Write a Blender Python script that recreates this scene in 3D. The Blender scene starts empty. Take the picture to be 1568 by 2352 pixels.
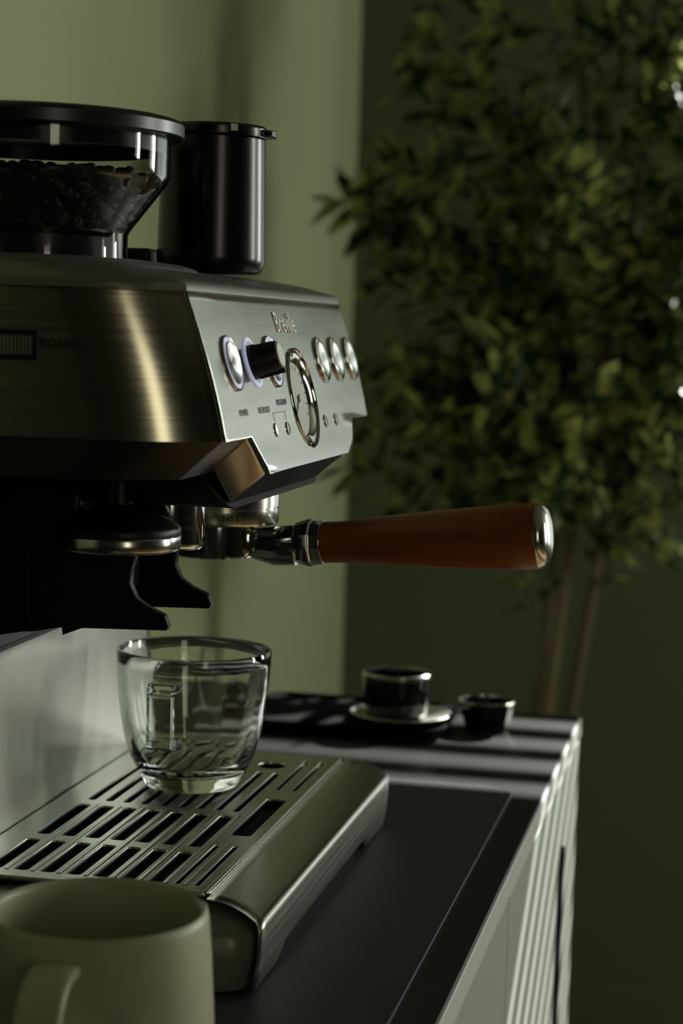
import bpy, bmesh, math, random
from mathutils import Vector, Matrix, Euler

scene = bpy.context.scene
COL = scene.collection
PI = math.pi
random.seed(7)

# ------------------------------------------------------------------ camera
cam_data = bpy.data.cameras.new('camera')
cam = bpy.data.objects.new('camera', cam_data)
COL.objects.link(cam)
YAW, PITCH, ROLL = 0.2045, 0.0928, 0.0308
cy, sy, cp, sp = math.cos(YAW), math.sin(YAW), math.cos(PITCH), math.sin(PITCH)
fw = Vector((-sy * cp, cy * cp, -sp))
rt = Vector((cy, sy, 0))
up = rt.cross(fw)
rt2 = rt * math.cos(ROLL) + up * math.sin(ROLL)
up2 = -rt * math.sin(ROLL) + up * math.cos(ROLL)
M = Matrix((rt2, up2, -fw)).transposed().to_4x4()
M.translation = Vector((0.1979, -0.8052, 0.2929))
cam.matrix_world = M
cam_data.sensor_fit = 'VERTICAL'
cam_data.sensor_height = 36.0
cam_data.lens = 4500.0 / 2352.0 * 36.0
cam_data.clip_start = 0.02
cam_data.dof.use_dof = True
cam_data.dof.focus_distance = 0.95
cam_data.dof.aperture_fstop = 9.0
scene.camera = cam

# ------------------------------------------------------------------ world, sun, daylight at the windows, exposure
world = bpy.data.worlds.new('world')
world.use_nodes = True
world.node_tree.nodes['Background'].inputs[0].default_value = (0.85, 0.95, 0.90, 1)
world.node_tree.nodes['Background'].inputs[1].default_value = 0.9
scene.world = world

SUN_DIR = Vector((-0.36, -1.0, -0.62))
sun_data = bpy.data.lights.new('sun', 'SUN')
sun_data.energy = 15.0
sun_data.angle = math.radians(0.26)
sun_data.color = (1.0, 0.97, 0.90)
sun = bpy.data.objects.new('sun', sun_data)
sun.rotation_euler = SUN_DIR.to_track_quat('-Z', 'Y').to_euler()
sun.location = (2, 4, 3)
COL.objects.link(sun)

def area(name, loc, direction, sx, sy_, power, color):
    d = bpy.data.lights.new(name, 'AREA')
    d.shape = 'RECTANGLE'
    d.size, d.size_y, d.energy, d.color = sx, sy_, power, color
    o = bpy.data.objects.new(name, d)
    o.location = loc
    o.rotation_euler = Vector(direction).to_track_quat('-Z', 'Y').to_euler()
    COL.objects.link(o)
    return o
# area lamps for the sky outside the right far window and the right-hand wall window
area('sky_beyond_far_window', (2.30, 2.95, 0.62), (0, -1, 0), 0.66, 1.50, 72.0, (0.97, 1.0, 0.94))
area('sky_beyond_right_window', (3.33, 1.75, 0.62), (-1, 0, 0), 0.40, 1.50, 50.0, (0.96, 1.0, 0.87))
area('daylight_beyond_rear_window', (1.60, -2.46, 0.55), (0, 1, 0), 0.60, 1.30, 5.5, (1.0, 0.87, 0.55))

scene.view_settings.view_transform = 'Standard'
scene.view_settings.look = 'None'
scene.view_settings.gamma = 1.0
scene.view_settings.use_curve_mapping = False
scene.view_settings.exposure = -0.15
scene.cycles.max_bounces = 9
scene.cycles.transmission_bounces = 9
scene.cycles.glossy_bounces = 4
scene.cycles.diffuse_bounces = 3
scene.cycles.sample_clamp_indirect = 3.0
scene.cycles.use_denoising = True

# ------------------------------------------------------------------ materials
def mat(name, base, rough=0.5, metal=0.0, spec=0.5, noise=None, bump=None, **kw):
    m = bpy.data.materials.new(name)
    m.use_nodes = True
    nt = m.node_tree
    b = nt.nodes['Principled BSDF']
    b.inputs['Base Color'].default_value = (*base, 1)
    b.inputs['Roughness'].default_value = rough
    b.inputs['Metallic'].default_value = metal
    b.inputs['Specular IOR Level'].default_value = spec
    for k, v in kw.items():
        b.inputs[k.replace('_', ' ')].default_value = v
    if noise or bump:
        tc = nt.nodes.new('ShaderNodeTexCoord')
        mp = nt.nodes.new('ShaderNodeMapping')
        nt.links.new(tc.outputs['Object'], mp.inputs['Vector'])
        nz = nt.nodes.new('ShaderNodeTexNoise')
        nt.links.new(mp.outputs['Vector'], nz.inputs['Vector'])
        if noise:                      # (scale xyz, colour a, colour b, rough a, rough b)
            mp.inputs['Scale'].default_value = noise[0]
            nz.inputs['Scale'].default_value = 1.0
            nz.inputs['Detail'].default_value = 5.0
            rp = nt.nodes.new('ShaderNodeValToRGB')
            rp.color_ramp.elements[0].position = 0.35
            rp.color_ramp.elements[1].position = 0.65
            rp.color_ramp.elements[0].color = (*noise[1], 1)
            rp.color_ramp.elements[1].color = (*noise[2], 1)
            nt.links.new(nz.outputs['Fac'], rp.inputs['Fac'])
            nt.links.new(rp.outputs['Color'], b.inputs['Base Color'])
            if len(noise) > 3:
                mr = nt.nodes.new('ShaderNodeMapRange')
                mr.inputs['To Min'].default_value = noise[3]
                mr.inputs['To Max'].default_value = noise[4]
                nt.links.new(nz.outputs['Fac'], mr.inputs['Value'])
                nt.links.new(mr.outputs['Result'], b.inputs['Roughness'])
        if bump:                       # (scale xyz, strength, distance)
            mp2 = nt.nodes.new('ShaderNodeMapping')
            mp2.inputs['Scale'].default_value = bump[0]
            nt.links.new(tc.outputs['Object'], mp2.inputs['Vector'])
            n2 = nt.nodes.new('ShaderNodeTexNoise')
            n2.inputs['Scale'].default_value = 1.0
            n2.inputs['Detail'].default_value = 3.0
            nt.links.new(mp2.outputs['Vector'], n2.inputs['Vector'])
            bp = nt.nodes.new('ShaderNodeBump')
            bp.inputs['Strength'].default_value = bump[1]
            bp.inputs['Distance'].default_value = bump[2]
            nt.links.new(n2.outputs['Fac'], bp.inputs['Height'])
            nt.links.new(bp.outputs['Normal'], b.inputs['Normal'])
    return m

MT = {}
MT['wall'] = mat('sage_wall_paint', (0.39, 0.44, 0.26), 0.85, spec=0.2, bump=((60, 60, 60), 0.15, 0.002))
MT['wall_shaded'] = mat('shaded_wall_paint', (0.11, 0.13, 0.075), 0.9, spec=0.1, bump=((60, 60, 60), 0.15, 0.002))  # darker copy of the wall paint, painting in the far wall's shade
MT['wall_deep'] = mat('unseen_near_black_paint', (0.016, 0.018, 0.012), 0.9, spec=0.1)  # unseen walls near black, so the steel side reflects dark
MT['ceiling'] = mat('ceiling_paint', (0.16, 0.17, 0.13), 0.9, spec=0.1)
MT['floor'] = mat('oak_floor_wood', (0.22, 0.145, 0.07), 0.5, noise=((2, 30, 2), (0.18, 0.115, 0.055), (0.26, 0.175, 0.085)))
MT['cabinet'] = mat('painted_cabinet', (0.35, 0.385, 0.34), 0.45, spec=0.4)
MT['slab'] = mat('pale_worktop_edge', (0.70, 0.72, 0.68), 0.3)
MT['blackglass'] = mat('black_worktop', (0.006, 0.006, 0.005), 0.40, spec=0.45)
MT['mat'] = mat('charcoal_mat', (0.028, 0.029, 0.030), 0.62, spec=0.3, noise=((9, 9, 9), (0.020, 0.021, 0.021), (0.030, 0.031, 0.030)))
MT['dark'] = mat('black_parts_and_shade', (0.004, 0.004, 0.004), 0.7, spec=0.1)  # near black for dark parts and for painted-in shade
MT['steel_side'] = mat('brushed_steel_side', (0.50, 0.46, 0.36), 0.33, 1.0, noise=((3, 3, 900), (0.44, 0.41, 0.32), (0.55, 0.51, 0.41), 0.15, 0.24))
MT['steel_panel'] = mat('brushed_steel_panel', (0.55, 0.56, 0.50), 0.36, 1.0, noise=((60, 9, 60), (0.50, 0.50, 0.43), (0.60, 0.61, 0.55), 0.16, 0.25),
                        bump=((900, 4, 900), 0.04, 0.0006))
MT['steel_tray'] = mat('brushed_steel_tray', (0.52, 0.53, 0.46), 0.30, 1.0, noise=((500, 5, 500), (0.46, 0.47, 0.40), (0.58, 0.58, 0.52), 0.24, 0.38))
MT['steel_back'] = mat('steel_backsplash', (0.60, 0.62, 0.56), 0.22, 1.0, noise=((10, 22, 7), (0.54, 0.56, 0.50), (0.64, 0.66, 0.60), 0.30, 0.50),
                       bump=((8, 16, 6), 0.10, 0.004))
MT['chrome'] = mat('polished_chrome', (0.72, 0.73, 0.70), 0.08, 1.0)
MT['chrome_soft'] = mat('satin_chrome', (0.62, 0.61, 0.56), 0.20, 1.0)
MT['grey_top'] = mat('grey_satin_top', (0.20, 0.20, 0.175), 0.45, 0.6, bump=((400, 400, 400), 0.05, 0.0004))
MT['black'] = mat('black_plastic', (0.005, 0.005, 0.005), 0.42, spec=0.35)
MT['black_matt'] = mat('black_matt_plastic', (0.008, 0.008, 0.008), 0.65, spec=0.2)
MT['gunmetal'] = mat('dark_underside_metal', (0.05, 0.045, 0.033), 0.34, 0.8)
MT['chin'] = mat('satin_steel_chin', (0.56, 0.53, 0.45), 0.24, 1.0)
MT['tray_grey'] = mat('grey_tray_plastic', (0.20, 0.19, 0.15), 0.38, 0.3)
MT['canister'] = mat('black_canister', (0.004, 0.004, 0.004), 0.24, spec=0.45)
MT['lid'] = mat('smoked_lid', (0.012, 0.012, 0.011), 0.32, spec=0.5)
MT['bean'] = mat('roasted_bean', (0.035, 0.020, 0.010), 0.38, spec=0.5, noise=((300, 300, 300), (0.010, 0.006, 0.003), (0.034, 0.020, 0.009)))
MT['wood'] = mat('reddish_wood', (0.20, 0.06, 0.018), 0.32, spec=0.4, noise=((60, 60, 7), (0.17, 0.045, 0.010), (0.32, 0.10, 0.022)))
MT['mug'] = mat('stoneware_glaze', (0.34, 0.325, 0.22), 0.40, spec=0.4, noise=((25, 25, 25), (0.43, 0.405, 0.275), (0.48, 0.455, 0.315)))
MT['ring'] = mat('lit_button_ring', (0.6, 0.62, 0.8), 0.4, Emission_Color=(0.62, 0.65, 0.95, 1), Emission_Strength=0.42)
MT['lamp'] = mat('lit_indicator', (0.8, 0.8, 0.85), 0.4, Emission_Color=(0.85, 0.87, 1.0, 1), Emission_Strength=0.75)
MT['face'] = mat('gauge_face', (0.50, 0.50, 0.44), 0.5)
MT['orange'] = mat('gauge_mark', (0.6, 0.16, 0.05), 0.5)
MT['brand'] = mat('silver_lettering', (0.75, 0.75, 0.70), 0.5, 0.35)
MT['ink'] = mat('dark_print', (0.012, 0.013, 0.010), 0.6)
MT['knobcap'] = mat('knob_cap', (0.62, 0.62, 0.58), 0.5, 0.2)
MT['trunk'] = mat('bark', (0.10, 0.075, 0.04), 0.8, noise=((20, 20, 4), (0.055, 0.045, 0.022), (0.15, 0.115, 0.06)))
MT['pot'] = mat('terracotta_dark_pot', (0.08, 0.07, 0.06), 0.7)
MT['soil'] = mat('soil', (0.02, 0.014, 0.009), 0.9)
MT['white'] = mat('white_blind', (0.75, 0.75, 0.70), 0.6)
MT['slat'] = mat('dark_wood_slat', (0.09, 0.075, 0.055), 0.6)
MT['shade_black'] = mat('dull_shade_black', (0.006, 0.006, 0.006), 0.9, spec=0.05)  # near black and dull, hiding sun patches on the tray
MT['amber'] = mat('dark_smoked_glass', (0.010, 0.007, 0.004), 0.06, spec=0.6)
MT['silver'] = mat('glint_saucer', (0.85, 0.83, 0.78), 0.30, 0.6)  # pale metal stands in for the bright caustic by the cup

def glass(name, color, rough, ior):
    m = bpy.data.materials.new(name)
    m.use_nodes = True
    b = m.node_tree.nodes['Principled BSDF']
    b.inputs['Base Color'].default_value = (*color, 1)
    b.inputs['Roughness'].default_value = rough
    b.inputs['IOR'].default_value = ior
    b.inputs['Transmission Weight'].default_value = 1.0
    return m
MT['glass'] = glass('clear_glass', (0.97, 1.0, 0.98), 0.0, 1.48)
MT['hopper'] = glass('clear_hopper_plastic', (0.86, 0.86, 0.82), 0.02, 1.42)

# polished disc with a radial brushed finish
m = mat('radial_button_metal', (0.68, 0.69, 0.66), 0.24, 1.0)
nt = m.node_tree
b = nt.nodes['Principled BSDF']
tg = nt.nodes.new('ShaderNodeTangent')
tg.direction_type = 'RADIAL'
tg.axis = 'Z'
nt.links.new(tg.outputs['Tangent'], b.inputs['Tangent'])
b.inputs['Anisotropic'].default_value = 0.85
MT['radial'] = m

# leaves: green to yellow by position, contrast also painting lit against shaded leaves
m = bpy.data.materials.new('olive_leaf')
m.use_nodes = True
nt = m.node_tree
b = nt.nodes['Principled BSDF']
out = nt.nodes['Material Output']
gm = nt.nodes.new('ShaderNodeNewGeometry')
nz = nt.nodes.new('ShaderNodeTexNoise')
nz.inputs['Scale'].default_value = 34.0
nz.inputs['Detail'].default_value = 1.0
rp = nt.nodes.new('ShaderNodeValToRGB')
rp.color_ramp.elements[0].position = 0.44
rp.color_ramp.elements[1].position = 0.64
rp.color_ramp.elements[0].color = (0.012, 0.045, 0.014, 1)
rp.color_ramp.elements[1].color = (0.50, 0.54, 0.18, 1)
tr = nt.nodes.new('ShaderNodeBsdfTranslucent')
mx = nt.nodes.new('ShaderNodeMixShader')
mx.inputs[0].default_value = 0.42
nt.links.new(gm.outputs['Position'], nz.inputs['Vector'])
nt.links.new(nz.outputs['Fac'], rp.inputs['Fac'])
nt.links.new(rp.outputs['Color'], b.inputs['Base Color'])
nt.links.new(rp.outputs['Color'], tr.inputs['Color'])
b.inputs['Roughness'].default_value = 0.45
nt.links.new(b.outputs[0], mx.inputs[1])
nt.links.new(tr.outputs[0], mx.inputs[2])
nt.links.new(mx.outputs[0], out.inputs['Surface'])
MT['leaf'] = m

# ------------------------------------------------------------------ mesh helpers
def finish(bm, name, mt, parent=None, angle=35, mw=None, smooth=True, bevel=0, bseg=2, bangle=40):
    bmesh.ops.recalc_face_normals(bm, faces=bm.faces)
    me = bpy.data.meshes.new(name)
    bm.to_mesh(me)
    bm.free()
    return link(me, name, mt, parent, angle, mw, smooth, bevel, bseg, bangle)

def link(me, name, mt, parent=None, angle=35, mw=None, smooth=True, bevel=0, bseg=2, bangle=40):
    if smooth:
        me.polygons.foreach_set('use_smooth', [True] * len(me.polygons))
        me.set_sharp_from_angle(angle=math.radians(angle))
    if mt and not me.materials:
        me.materials.append(MT[mt])
    o = bpy.data.objects.new(name, me)
    COL.objects.link(o)
    if mw is not None:
        o.matrix_world = mw
    if parent is not None:
        setparent(o, parent)
    if bevel:
        bv = o.modifiers.new('bevel', 'BEVEL')
        bv.width, bv.segments, bv.limit_method = bevel, bseg, 'ANGLE'
        bv.angle_limit = math.radians(bangle)
        bv.harden_normals = True
    return o

WM = {}
def setparent(o, p):
    pm = WM.get(p.name, p.matrix_basis.copy())
    om = o.matrix_basis.copy()
    WM[o.name] = om
    o.parent = p
    o.matrix_parent_inverse = pm.inverted()

def tag(o, label, cat, group=None):
    o['label'] = label
    o['category'] = cat
    if group:
        o['group'] = group
    return o

def thing(name, loc, label, cat, group=None):
    o = bpy.data.objects.new(name, None)
    o.empty_display_size = 0.02
    o.location = loc
    COL.objects.link(o)
    WM[o.name] = Matrix.Translation(loc)
    return tag(o, label, cat, group)

def struct(o):
    o['kind'] = 'structure'
    return o

def add_box(bm, x0, x1, y0, y1, z0, z1):
    v = [bm.verts.new(c) for c in ((x0, y0, z0), (x1, y0, z0), (x1, y1, z0), (x0, y1, z0),
                                   (x0, y0, z1), (x1, y0, z1), (x1, y1, z1), (x0, y1, z1))]
    for f in ((0, 1, 2, 3), (4, 5, 6, 7), (0, 1, 5, 4), (1, 2, 6, 5), (2, 3, 7, 6), (3, 0, 4, 7)):
        bm.faces.new([v[i] for i in f])

def box(name, mt, parent, x0, x1, y0, y1, z0, z1, bevel=0, bseg=2, mw=None):
    bm = bmesh.new()
    add_box(bm, x0, x1, y0, y1, z0, z1)
    return finish(bm, name, mt, parent, bevel=bevel, bseg=bseg, mw=mw)

def loft(bm, rings, cap0=True, cap1=True, closed=True):
    vs = [[bm.verts.new(p) for p in r] for r in rings]
    n = len(vs[0])
    for a, b_ in zip(vs[:-1], vs[1:]):
        for i in range(n if closed else n - 1):
            j = (i + 1) % n
            bm.faces.new((a[i], a[j], b_[j], b_[i]))
    if cap0: bm.faces.new(vs[0][::-1])
    if cap1: bm.faces.new(vs[-1])
    return vs

def lathe(name, mt, parent, prof, seg=48, mw=None, cap=True, angle=35, bevel=0):
    """profile [(r,z)..]; revolved about local Z. r==0 ends close to a point."""
    bm = bmesh.new()
    rings = []
    for r, z in prof:
        if r <= 1e-9:
            rings.append([bm.verts.new((0, 0, z))])
        else:
            rings.append([bm.verts.new((r * math.cos(2 * PI * i / seg), r * math.sin(2 * PI * i / seg), z)) for i in range(seg)])
    for a, b_ in zip(rings[:-1], rings[1:]):
        for i in range(seg):
            j = (i + 1) % seg
            if len(a) == 1 and len(b_) == 1: continue
            if len(a) == 1: bm.faces.new((a[0], b_[j], b_[i]))
            elif len(b_) == 1: bm.faces.new((a[i], a[j], b_[0]))
            else: bm.faces.new((a[i], a[j], b_[j], b_[i]))
    if cap:
        if len(rings[0]) > 1: bm.faces.new(rings[0][::-1])
        if len(rings[-1]) > 1: bm.faces.new(rings[-1])
    return finish(bm, name, mt, parent, mw=mw, angle=angle, bevel=bevel)

def prism_y(name, mt, parent, prof, y0, y1, bevel=0, bseg=2, angle=35):
    bm = bmesh.new()
    loft(bm, [[(x, y0, z) for x, z in prof], [(x, y1, z) for x, z in prof]])
    return finish(bm, name, mt, parent, bevel=bevel, bseg=bseg, angle=angle)

def tube(name, mt, parent, pts, radii, seg=10, mw=None):
    bm = bmesh.new()
    rings = []
    for i, p in enumerate(pts):
        p = Vector(p)
        a = Vector(pts[max(0, i - 1)]); c = Vector(pts[min(len(pts) - 1, i + 1)])
        t = (c - a).normalized()
        u = t.cross(Vector((0, 0, 1)) if abs(t.z) < 0.9 else Vector((1, 0, 0))).normalized()
        v = t.cross(u)
        r = radii[i] if isinstance(radii, (list, tuple)) else radii
        rings.append([p + (u * math.cos(2 * PI * k / seg) + v * math.sin(2 * PI * k / seg)) * r for k in range(seg)])
    loft(bm, rings)
    return finish(bm, name, mt, parent, mw=mw)

def T(x, y, z): return Matrix.Translation((x, y, z))

def frame(origin, xa, ya, za):
    m_ = Matrix((Vector(xa), Vector(ya), Vector(za))).transposed().to_4x4()
    m_.translation = Vector(origin)
    return m_

def text(name, mt, parent, body, size, mw, extrude=0.0001, align='CENTER', sx=1.0):
    c = bpy.data.curves.new(name + '_curve', 'FONT')
    c.body, c.size, c.extrude, c.align_x, c.align_y = body, size, extrude, align, 'CENTER'
    c.resolution_u = 2
    o = bpy.data.objects.new('tmp', c)
    COL.objects.link(o)
    dg = bpy.context.evaluated_depsgraph_get()
    me = bpy.data.meshes.new_from_object(o.evaluated_get(dg))
    bpy.data.objects.remove(o)
    bpy.data.curves.remove(c)
    me.materials.clear()
    if sx != 1.0:
        me.transform(Matrix.Diagonal((sx, 1, 1, 1)))
    return link(me, name, mt, parent, mw=mw, smooth=False)

def plate_with_holes(name, mt, parent, loops, thick, bev, mw):
    c = bpy.data.curves.new(name + '_curve', 'CURVE')
    c.dimensions, c.fill_mode = '2D', 'BOTH'
    c.extrude, c.bevel_depth, c.bevel_resolution = thick / 2, bev, 1
    for pts in loops:
        s = c.splines.new('POLY')
        s.points.add(len(pts) - 1)
        for q, p in zip(s.points, pts): q.co = (p[0], p[1], 0, 1)
        s.use_cyclic_u = True
    o = bpy.data.objects.new('tmp', c)
    COL.objects.link(o)
    dg = bpy.context.evaluated_depsgraph_get()
    me = bpy.data.meshes.new_from_object(o.evaluated_get(dg))
    bpy.data.objects.remove(o)
    bpy.data.curves.remove(c)
    me.materials.clear()
    return link(me, name, mt, parent, mw=mw, angle=30)

# ------------------------------------------------------------------ room shell
FL, CE = -0.955, 1.62
WX, FY = -0.52, 2.70            # wall behind the counter, far wall
RX, NY = 3.20, -2.30
struct(box('floor', 'floor', None, WX - 0.1, RX + 0.1, NY - 0.1, FY + 0.3, FL - 0.05, FL))
struct(box('ceiling', 'ceiling', None, WX - 0.1, RX + 0.1, NY - 0.1, FY + 0.3, CE, CE + 0.05))
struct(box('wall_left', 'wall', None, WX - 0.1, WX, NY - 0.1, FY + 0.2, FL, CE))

def holed_wall(name, mt, along, a0, a1, holes, t0, t1):
    bm = bmesh.new()
    def piece(p, q, z0, z1):
        if along == 'x': add_box(bm, p, q, t0, t1, z0, z1)
        else: add_box(bm, t0, t1, p, q, z0, z1)
    e = a0
    for h0, h1, z0, z1 in holes:
        piece(e, h0, FL, CE); piece(h0, h1, FL, z0); piece(h0, h1, z1, CE)
        e = h1
    piece(e, a1, FL, CE)
    return struct(finish(bm, name, mt))
W1 = (0.44, 1.65, -0.15, 1.485)       # far wall, sunny window with the blind
W3 = (2.00, 2.60, -0.10, 1.35)       # far wall, right-hand window
W4 = (1.58, 1.92, -0.10, 1.35)       # right wall window (y range)
W2 = (1.32, 1.88, -0.10, 1.20)       # narrow window behind the camera
holed_wall('wall_far', 'wall_shaded', 'x', WX, RX + 0.1, [W1, W3], FY, FY + 0.12)
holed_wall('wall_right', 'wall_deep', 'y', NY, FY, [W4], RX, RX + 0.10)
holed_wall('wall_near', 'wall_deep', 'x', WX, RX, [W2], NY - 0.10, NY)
struct(box('baseboard_left', 'wall', None, WX, WX + 0.012, -0.95, FY, FL, FL + 0.08, bevel=0.003))
struct(box('baseboard_far', 'wall_shaded', None, WX + 0.012, RX, FY - 0.012, FY, FL, FL + 0.08, bevel=0.003))
struct(box('added_dark_block', 'wall_deep', None, WX, 0.02, NY, -0.95, FL, CE))  # dark block added out of view to darken the steel side's reflection
def window(n, along, w, t_in, sgn):
    o = bpy.data.objects.new('window_%d' % n, None)
    c = (w[0] + w[1]) / 2
    o.location = (c, t_in, w[2]) if along == 'x' else (t_in, c, w[2])
    COL.objects.link(o); struct(o)
    WM[o.name] = T(*o.location)
    def pc(nm, a0, a1, d0, d1, z0, z1):
        d0, d1 = sorted((t_in + sgn * d0, t_in + sgn * d1))
        if along == 'x': box(nm, 'white', o, a0, a1, d0, d1, z0, z1)
        else: box(nm, 'white', o, d0, d1, a0, a1, z0, z1)
    pc('jamb', w[0], w[0] + 0.025, 0.06, 0.095, w[2], w[3])
    pc('jamb', w[1] - 0.025, w[1], 0.06, 0.095, w[2], w[3])
    pc('sill', w[0] - 0.03, w[1] + 0.03, -0.04, 0.095, w[2] - 0.03, w[2])
    if w[1] - w[0] > 0.9: pc('mullion', c - 0.012, c + 0.012, 0.06, 0.095, w[2], w[3])
    return o
window(1, 'x', W1, FY, 1)
window(2, 'x', W2, NY, -1)
window(3, 'x', W3, FY, 1)
window(4, 'y', W4, RX, 1)

# venetian blind in the far window: its slats cut the sunlight into stripes
bl = thing('venetian_blind', ((W1[0] + W1[1]) / 2, FY + 0.03, W1[3]), 'dark wooden venetian blind hanging in the far window', 'blind')
box('head_rail', 'slat', bl, W1[0] + 0.005, W1[1] - 0.005, FY + 0.005, FY + 0.055, W1[3] - 0.02, W1[3] - 0.001)
bm = bmesh.new()
add_box(bm, W1[0] + 0.006, W1[1] - 0.006, -0.0175, 0.0175, -0.0006, 0.0006)
slat0 = None
zz = 1.4415
k = 0
while zz > W1[2] + 0.02:
    if slat0 is None:
        slat0 = finish(bm, 'slat', 'slat', None, smooth=False)
        s_ = slat0
    else:
        s_ = slat0.copy(); COL.objects.link(s_)
    s_.parent = None
    s_.matrix_basis = T(0, FY + 0.03, zz)
    setparent(s_, bl)
    zz -= 0.0446
    k += 1

# ------------------------------------------------------------------ counter: cabinets, worktop
CX, CY1 = 0.0804, 0.702
wt = thing('worktop', (-0.2, -0.4, -0.016), 'long black kitchen worktop with pale edge under the coffee machine', 'worktop')
box('slab', 'slab', wt, WX, CX, -0.94, CY1, -0.0155, -0.0015, bevel=0.0008)
box('black_surface', 'blackglass', wt, WX, CX - 0.0012, -0.94, CY1 - 0.001, -0.0015, 0.0, bevel=0.0004)

def cabinet(y0, y1, label, doors, handle=None):
    c = thing('base_cabinet', ((WX + CX) / 2, (y0 + y1) / 2, FL), label, 'cabinet', 'grey painted cabinets under the worktop')
    box('carcass', 'cabinet', c, WX + 0.002, CX - 0.021, y0 + 0.0005, y1 - 0.0005, FL + 0.09, -0.0165)
    box('plinth', 'dark', c, WX + 0.05, CX - 0.06, y0 + 0.001, y1 - 0.001, FL, FL + 0.09)
    for (a, b_) in doors:
        d = box('door', 'cabinet', c, CX - 0.020, CX - 0.001, a + 0.0012, b_ - 0.0012, FL + 0.10, -0.0185, bevel=0.0008)
        if handle and a <= handle <= b_:
            bm_ = bmesh.new()
            hx = CX - 0.001
            prof = [(handle - 0.0065, -0.086), (handle + 0.0045, -0.070), (handle + 0.0065, -0.080), (handle + 0.0065, -0.52), (handle - 0.0065, -0.52)]
            loft(bm_, [[(hx, y, z) for y, z in prof], [(hx + 0.003, y, z) for y, z in prof]])
            h = finish(bm_, 'handle', 'dark', d, bevel=0.0006)
            h['label'] = 'narrow black vertical pull strip'
    return c
cabinet(0.2577, 0.702, 'pale cabinet at the far end of the worktop, striped by sunlight', [(0.2577, 0.702)], handle=0.571)
cabinet(-0.35, 0.2577, 'pale cabinet below the coffee machine, nearer than the sunlit one', [(-0.35, 0.2577)])
cabinet(-0.94, -0.35, 'pale cabinet nearest the camera, below the mug end', [(-0.94, -0.35)])

# thin mat under the machine, round corners
def rrect(x0, x1, y0, y1, r, n=8):
    pts = []
    for cx_, cy_, a0 in ((x1 - r, y1 - r, 0), (x0 + r, y1 - r, PI / 2), (x0 + r, y0 + r, PI), (x1 - r, y0 + r, 1.5 * PI)):
        for i in range(n + 1):
            a = a0 + i * PI / 2 / n
            pts.append((cx_ + r * math.cos(a), cy_ + r * math.sin(a)))
    return pts
bm = bmesh.new()
mo = rrect(-0.40, 0.0605, -0.42, 0.436, 0.022)
loft(bm, [[(x, y, 0.0002) for x, y in mo], [(x, y, 0.0022) for x, y in mo]])
tag(finish(bm, 'counter_mat', 'mat', None, bevel=0.0006), 'thin charcoal mat with rounded corners under the coffee machine', 'mat')
ZM = 0.0022

# ------------------------------------------------------------------ espresso machine
em = thing('espresso_machine', (-0.18, 0.155, ZM), 'stainless steel espresso machine with round buttons and pressure gauge', 'coffee machine')
PROF = [(0.2250, -0.0158), (0.2350, -0.0184), (0.2439, -0.0213), (0.2520, -0.0228), (0.2612, -0.0250), (0.2718, -0.0280), (0.2822, -0.0312), (0.2910, -0.0343), (0.2996, -0.0373), (0.3074, -0.0402), (0.315, -0.043)]
def XF(z):
    if z <= PROF[0][0]: return PROF[0][1]
    for (z0, x0), (z1, x1) in zip(PROF[:-1], PROF[1:]):
        if z <= z1: return x0 + (x1 - x0) * (z - z0) / (z1 - z0)
    return PROF[-1][1]
def XFs(z):
    return sum(XF(z + d) for d in (-0.006, -0.003, 0, 0.003, 0.006)) / 5
YN, YFAR, PY0, PY1 = -0.022, 0.332, 0.0, 0.31
def plan(xf, back=-0.345, inset=0.0, dx=0.050, n=14):
    """plan outline of the head: flat sides curving in to the front panel edges"""
    dy = PY0 - YN
    th = 2 * math.atan(dy / dx)
    R_ = dx / math.sin(th)
    near = []
    for i in range(n + 1):
        a = th * i / n
        near.append((xf - dx + R_ * math.sin(a), YN + inset + R_ * (1 - math.cos(a))))
    pts = [(back + inset, YN + inset)] + near
    far = [(x, 0.31 - y) for x, y in near][::-1]
    return pts + far + [(back + inset, YFAR - inset)]
bm = bmesh.new()
rings = []
for i in range(15):
    z = 0.2437 + (0.3068 - 0.2437) * i / 14
    rings.append([(x, y, z) for x, y in plan(XFs(z) - 0.0012)])
loft(bm, rings)
housing = finish(bm, 'upper_housing', 'steel_side', em, angle=30)

bm = bmesh.new()
rings = []
for z, xf in ((0.2265, -0.0398), (0.2272, -0.0391), (0.2432, -0.0217), (0.2437, -0.0214)):
    rings.append([(x, y, z) for x, y in plan(xf - 0.0012, inset=0.0015)])
loft(bm, rings)
finish(bm, 'lower_housing', 'gunmetal', em, angle=30)

# top cover with a raised deck
bm = bmesh.new()
rings = []
for z, dxf, ins in ((0.3068, 0.0035, 0.0015), (0.3074, 0.0, 0.0), (0.3106, -0.0005, 0.0), (0.3122, -0.0022, 0.0008), (0.3128, -0.0050, 0.0020),
                    (0.3165, -0.020, 0.0045), (0.3188, -0.034, 0.007), (0.3200, -0.046, 0.011), (0.3203, -0.055, 0.02)):
    xf = XF(0.3074) + 0.0012 + dxf
    rings.append([(x, y, z) for x, y in plan(xf, inset=ins)])
loft(bm, rings)
finish(bm, 'top_cover', 'grey_top', em, angle=40)
bm = bmesh.new()
o1 = rrect(-0.30, -0.064, -0.0165, 0.166, 0.06, 10)
rings = []
for z, ins in ((0.3095, 0.0), (0.3165, 0.0008), (0.3195, 0.0035), (0.3212, 0.0085), (0.3217, 0.016)):
    cx_, cyy = -0.182, 0.0745
    rings.append([(cx_ + (x - cx_) * (1 - ins / 0.1), cyy + (y - cyy) * (1 - ins / 0.1), z) for x, y in o1])
loft(bm, rings)
finish(bm, 'grinder_deck', 'grey_top', em, angle=40)
box('cup_rail', 'black', em, -0.160, -0.1165, 0.19, 0.30, 0.3195, 0.3325, bevel=0.002)

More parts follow.
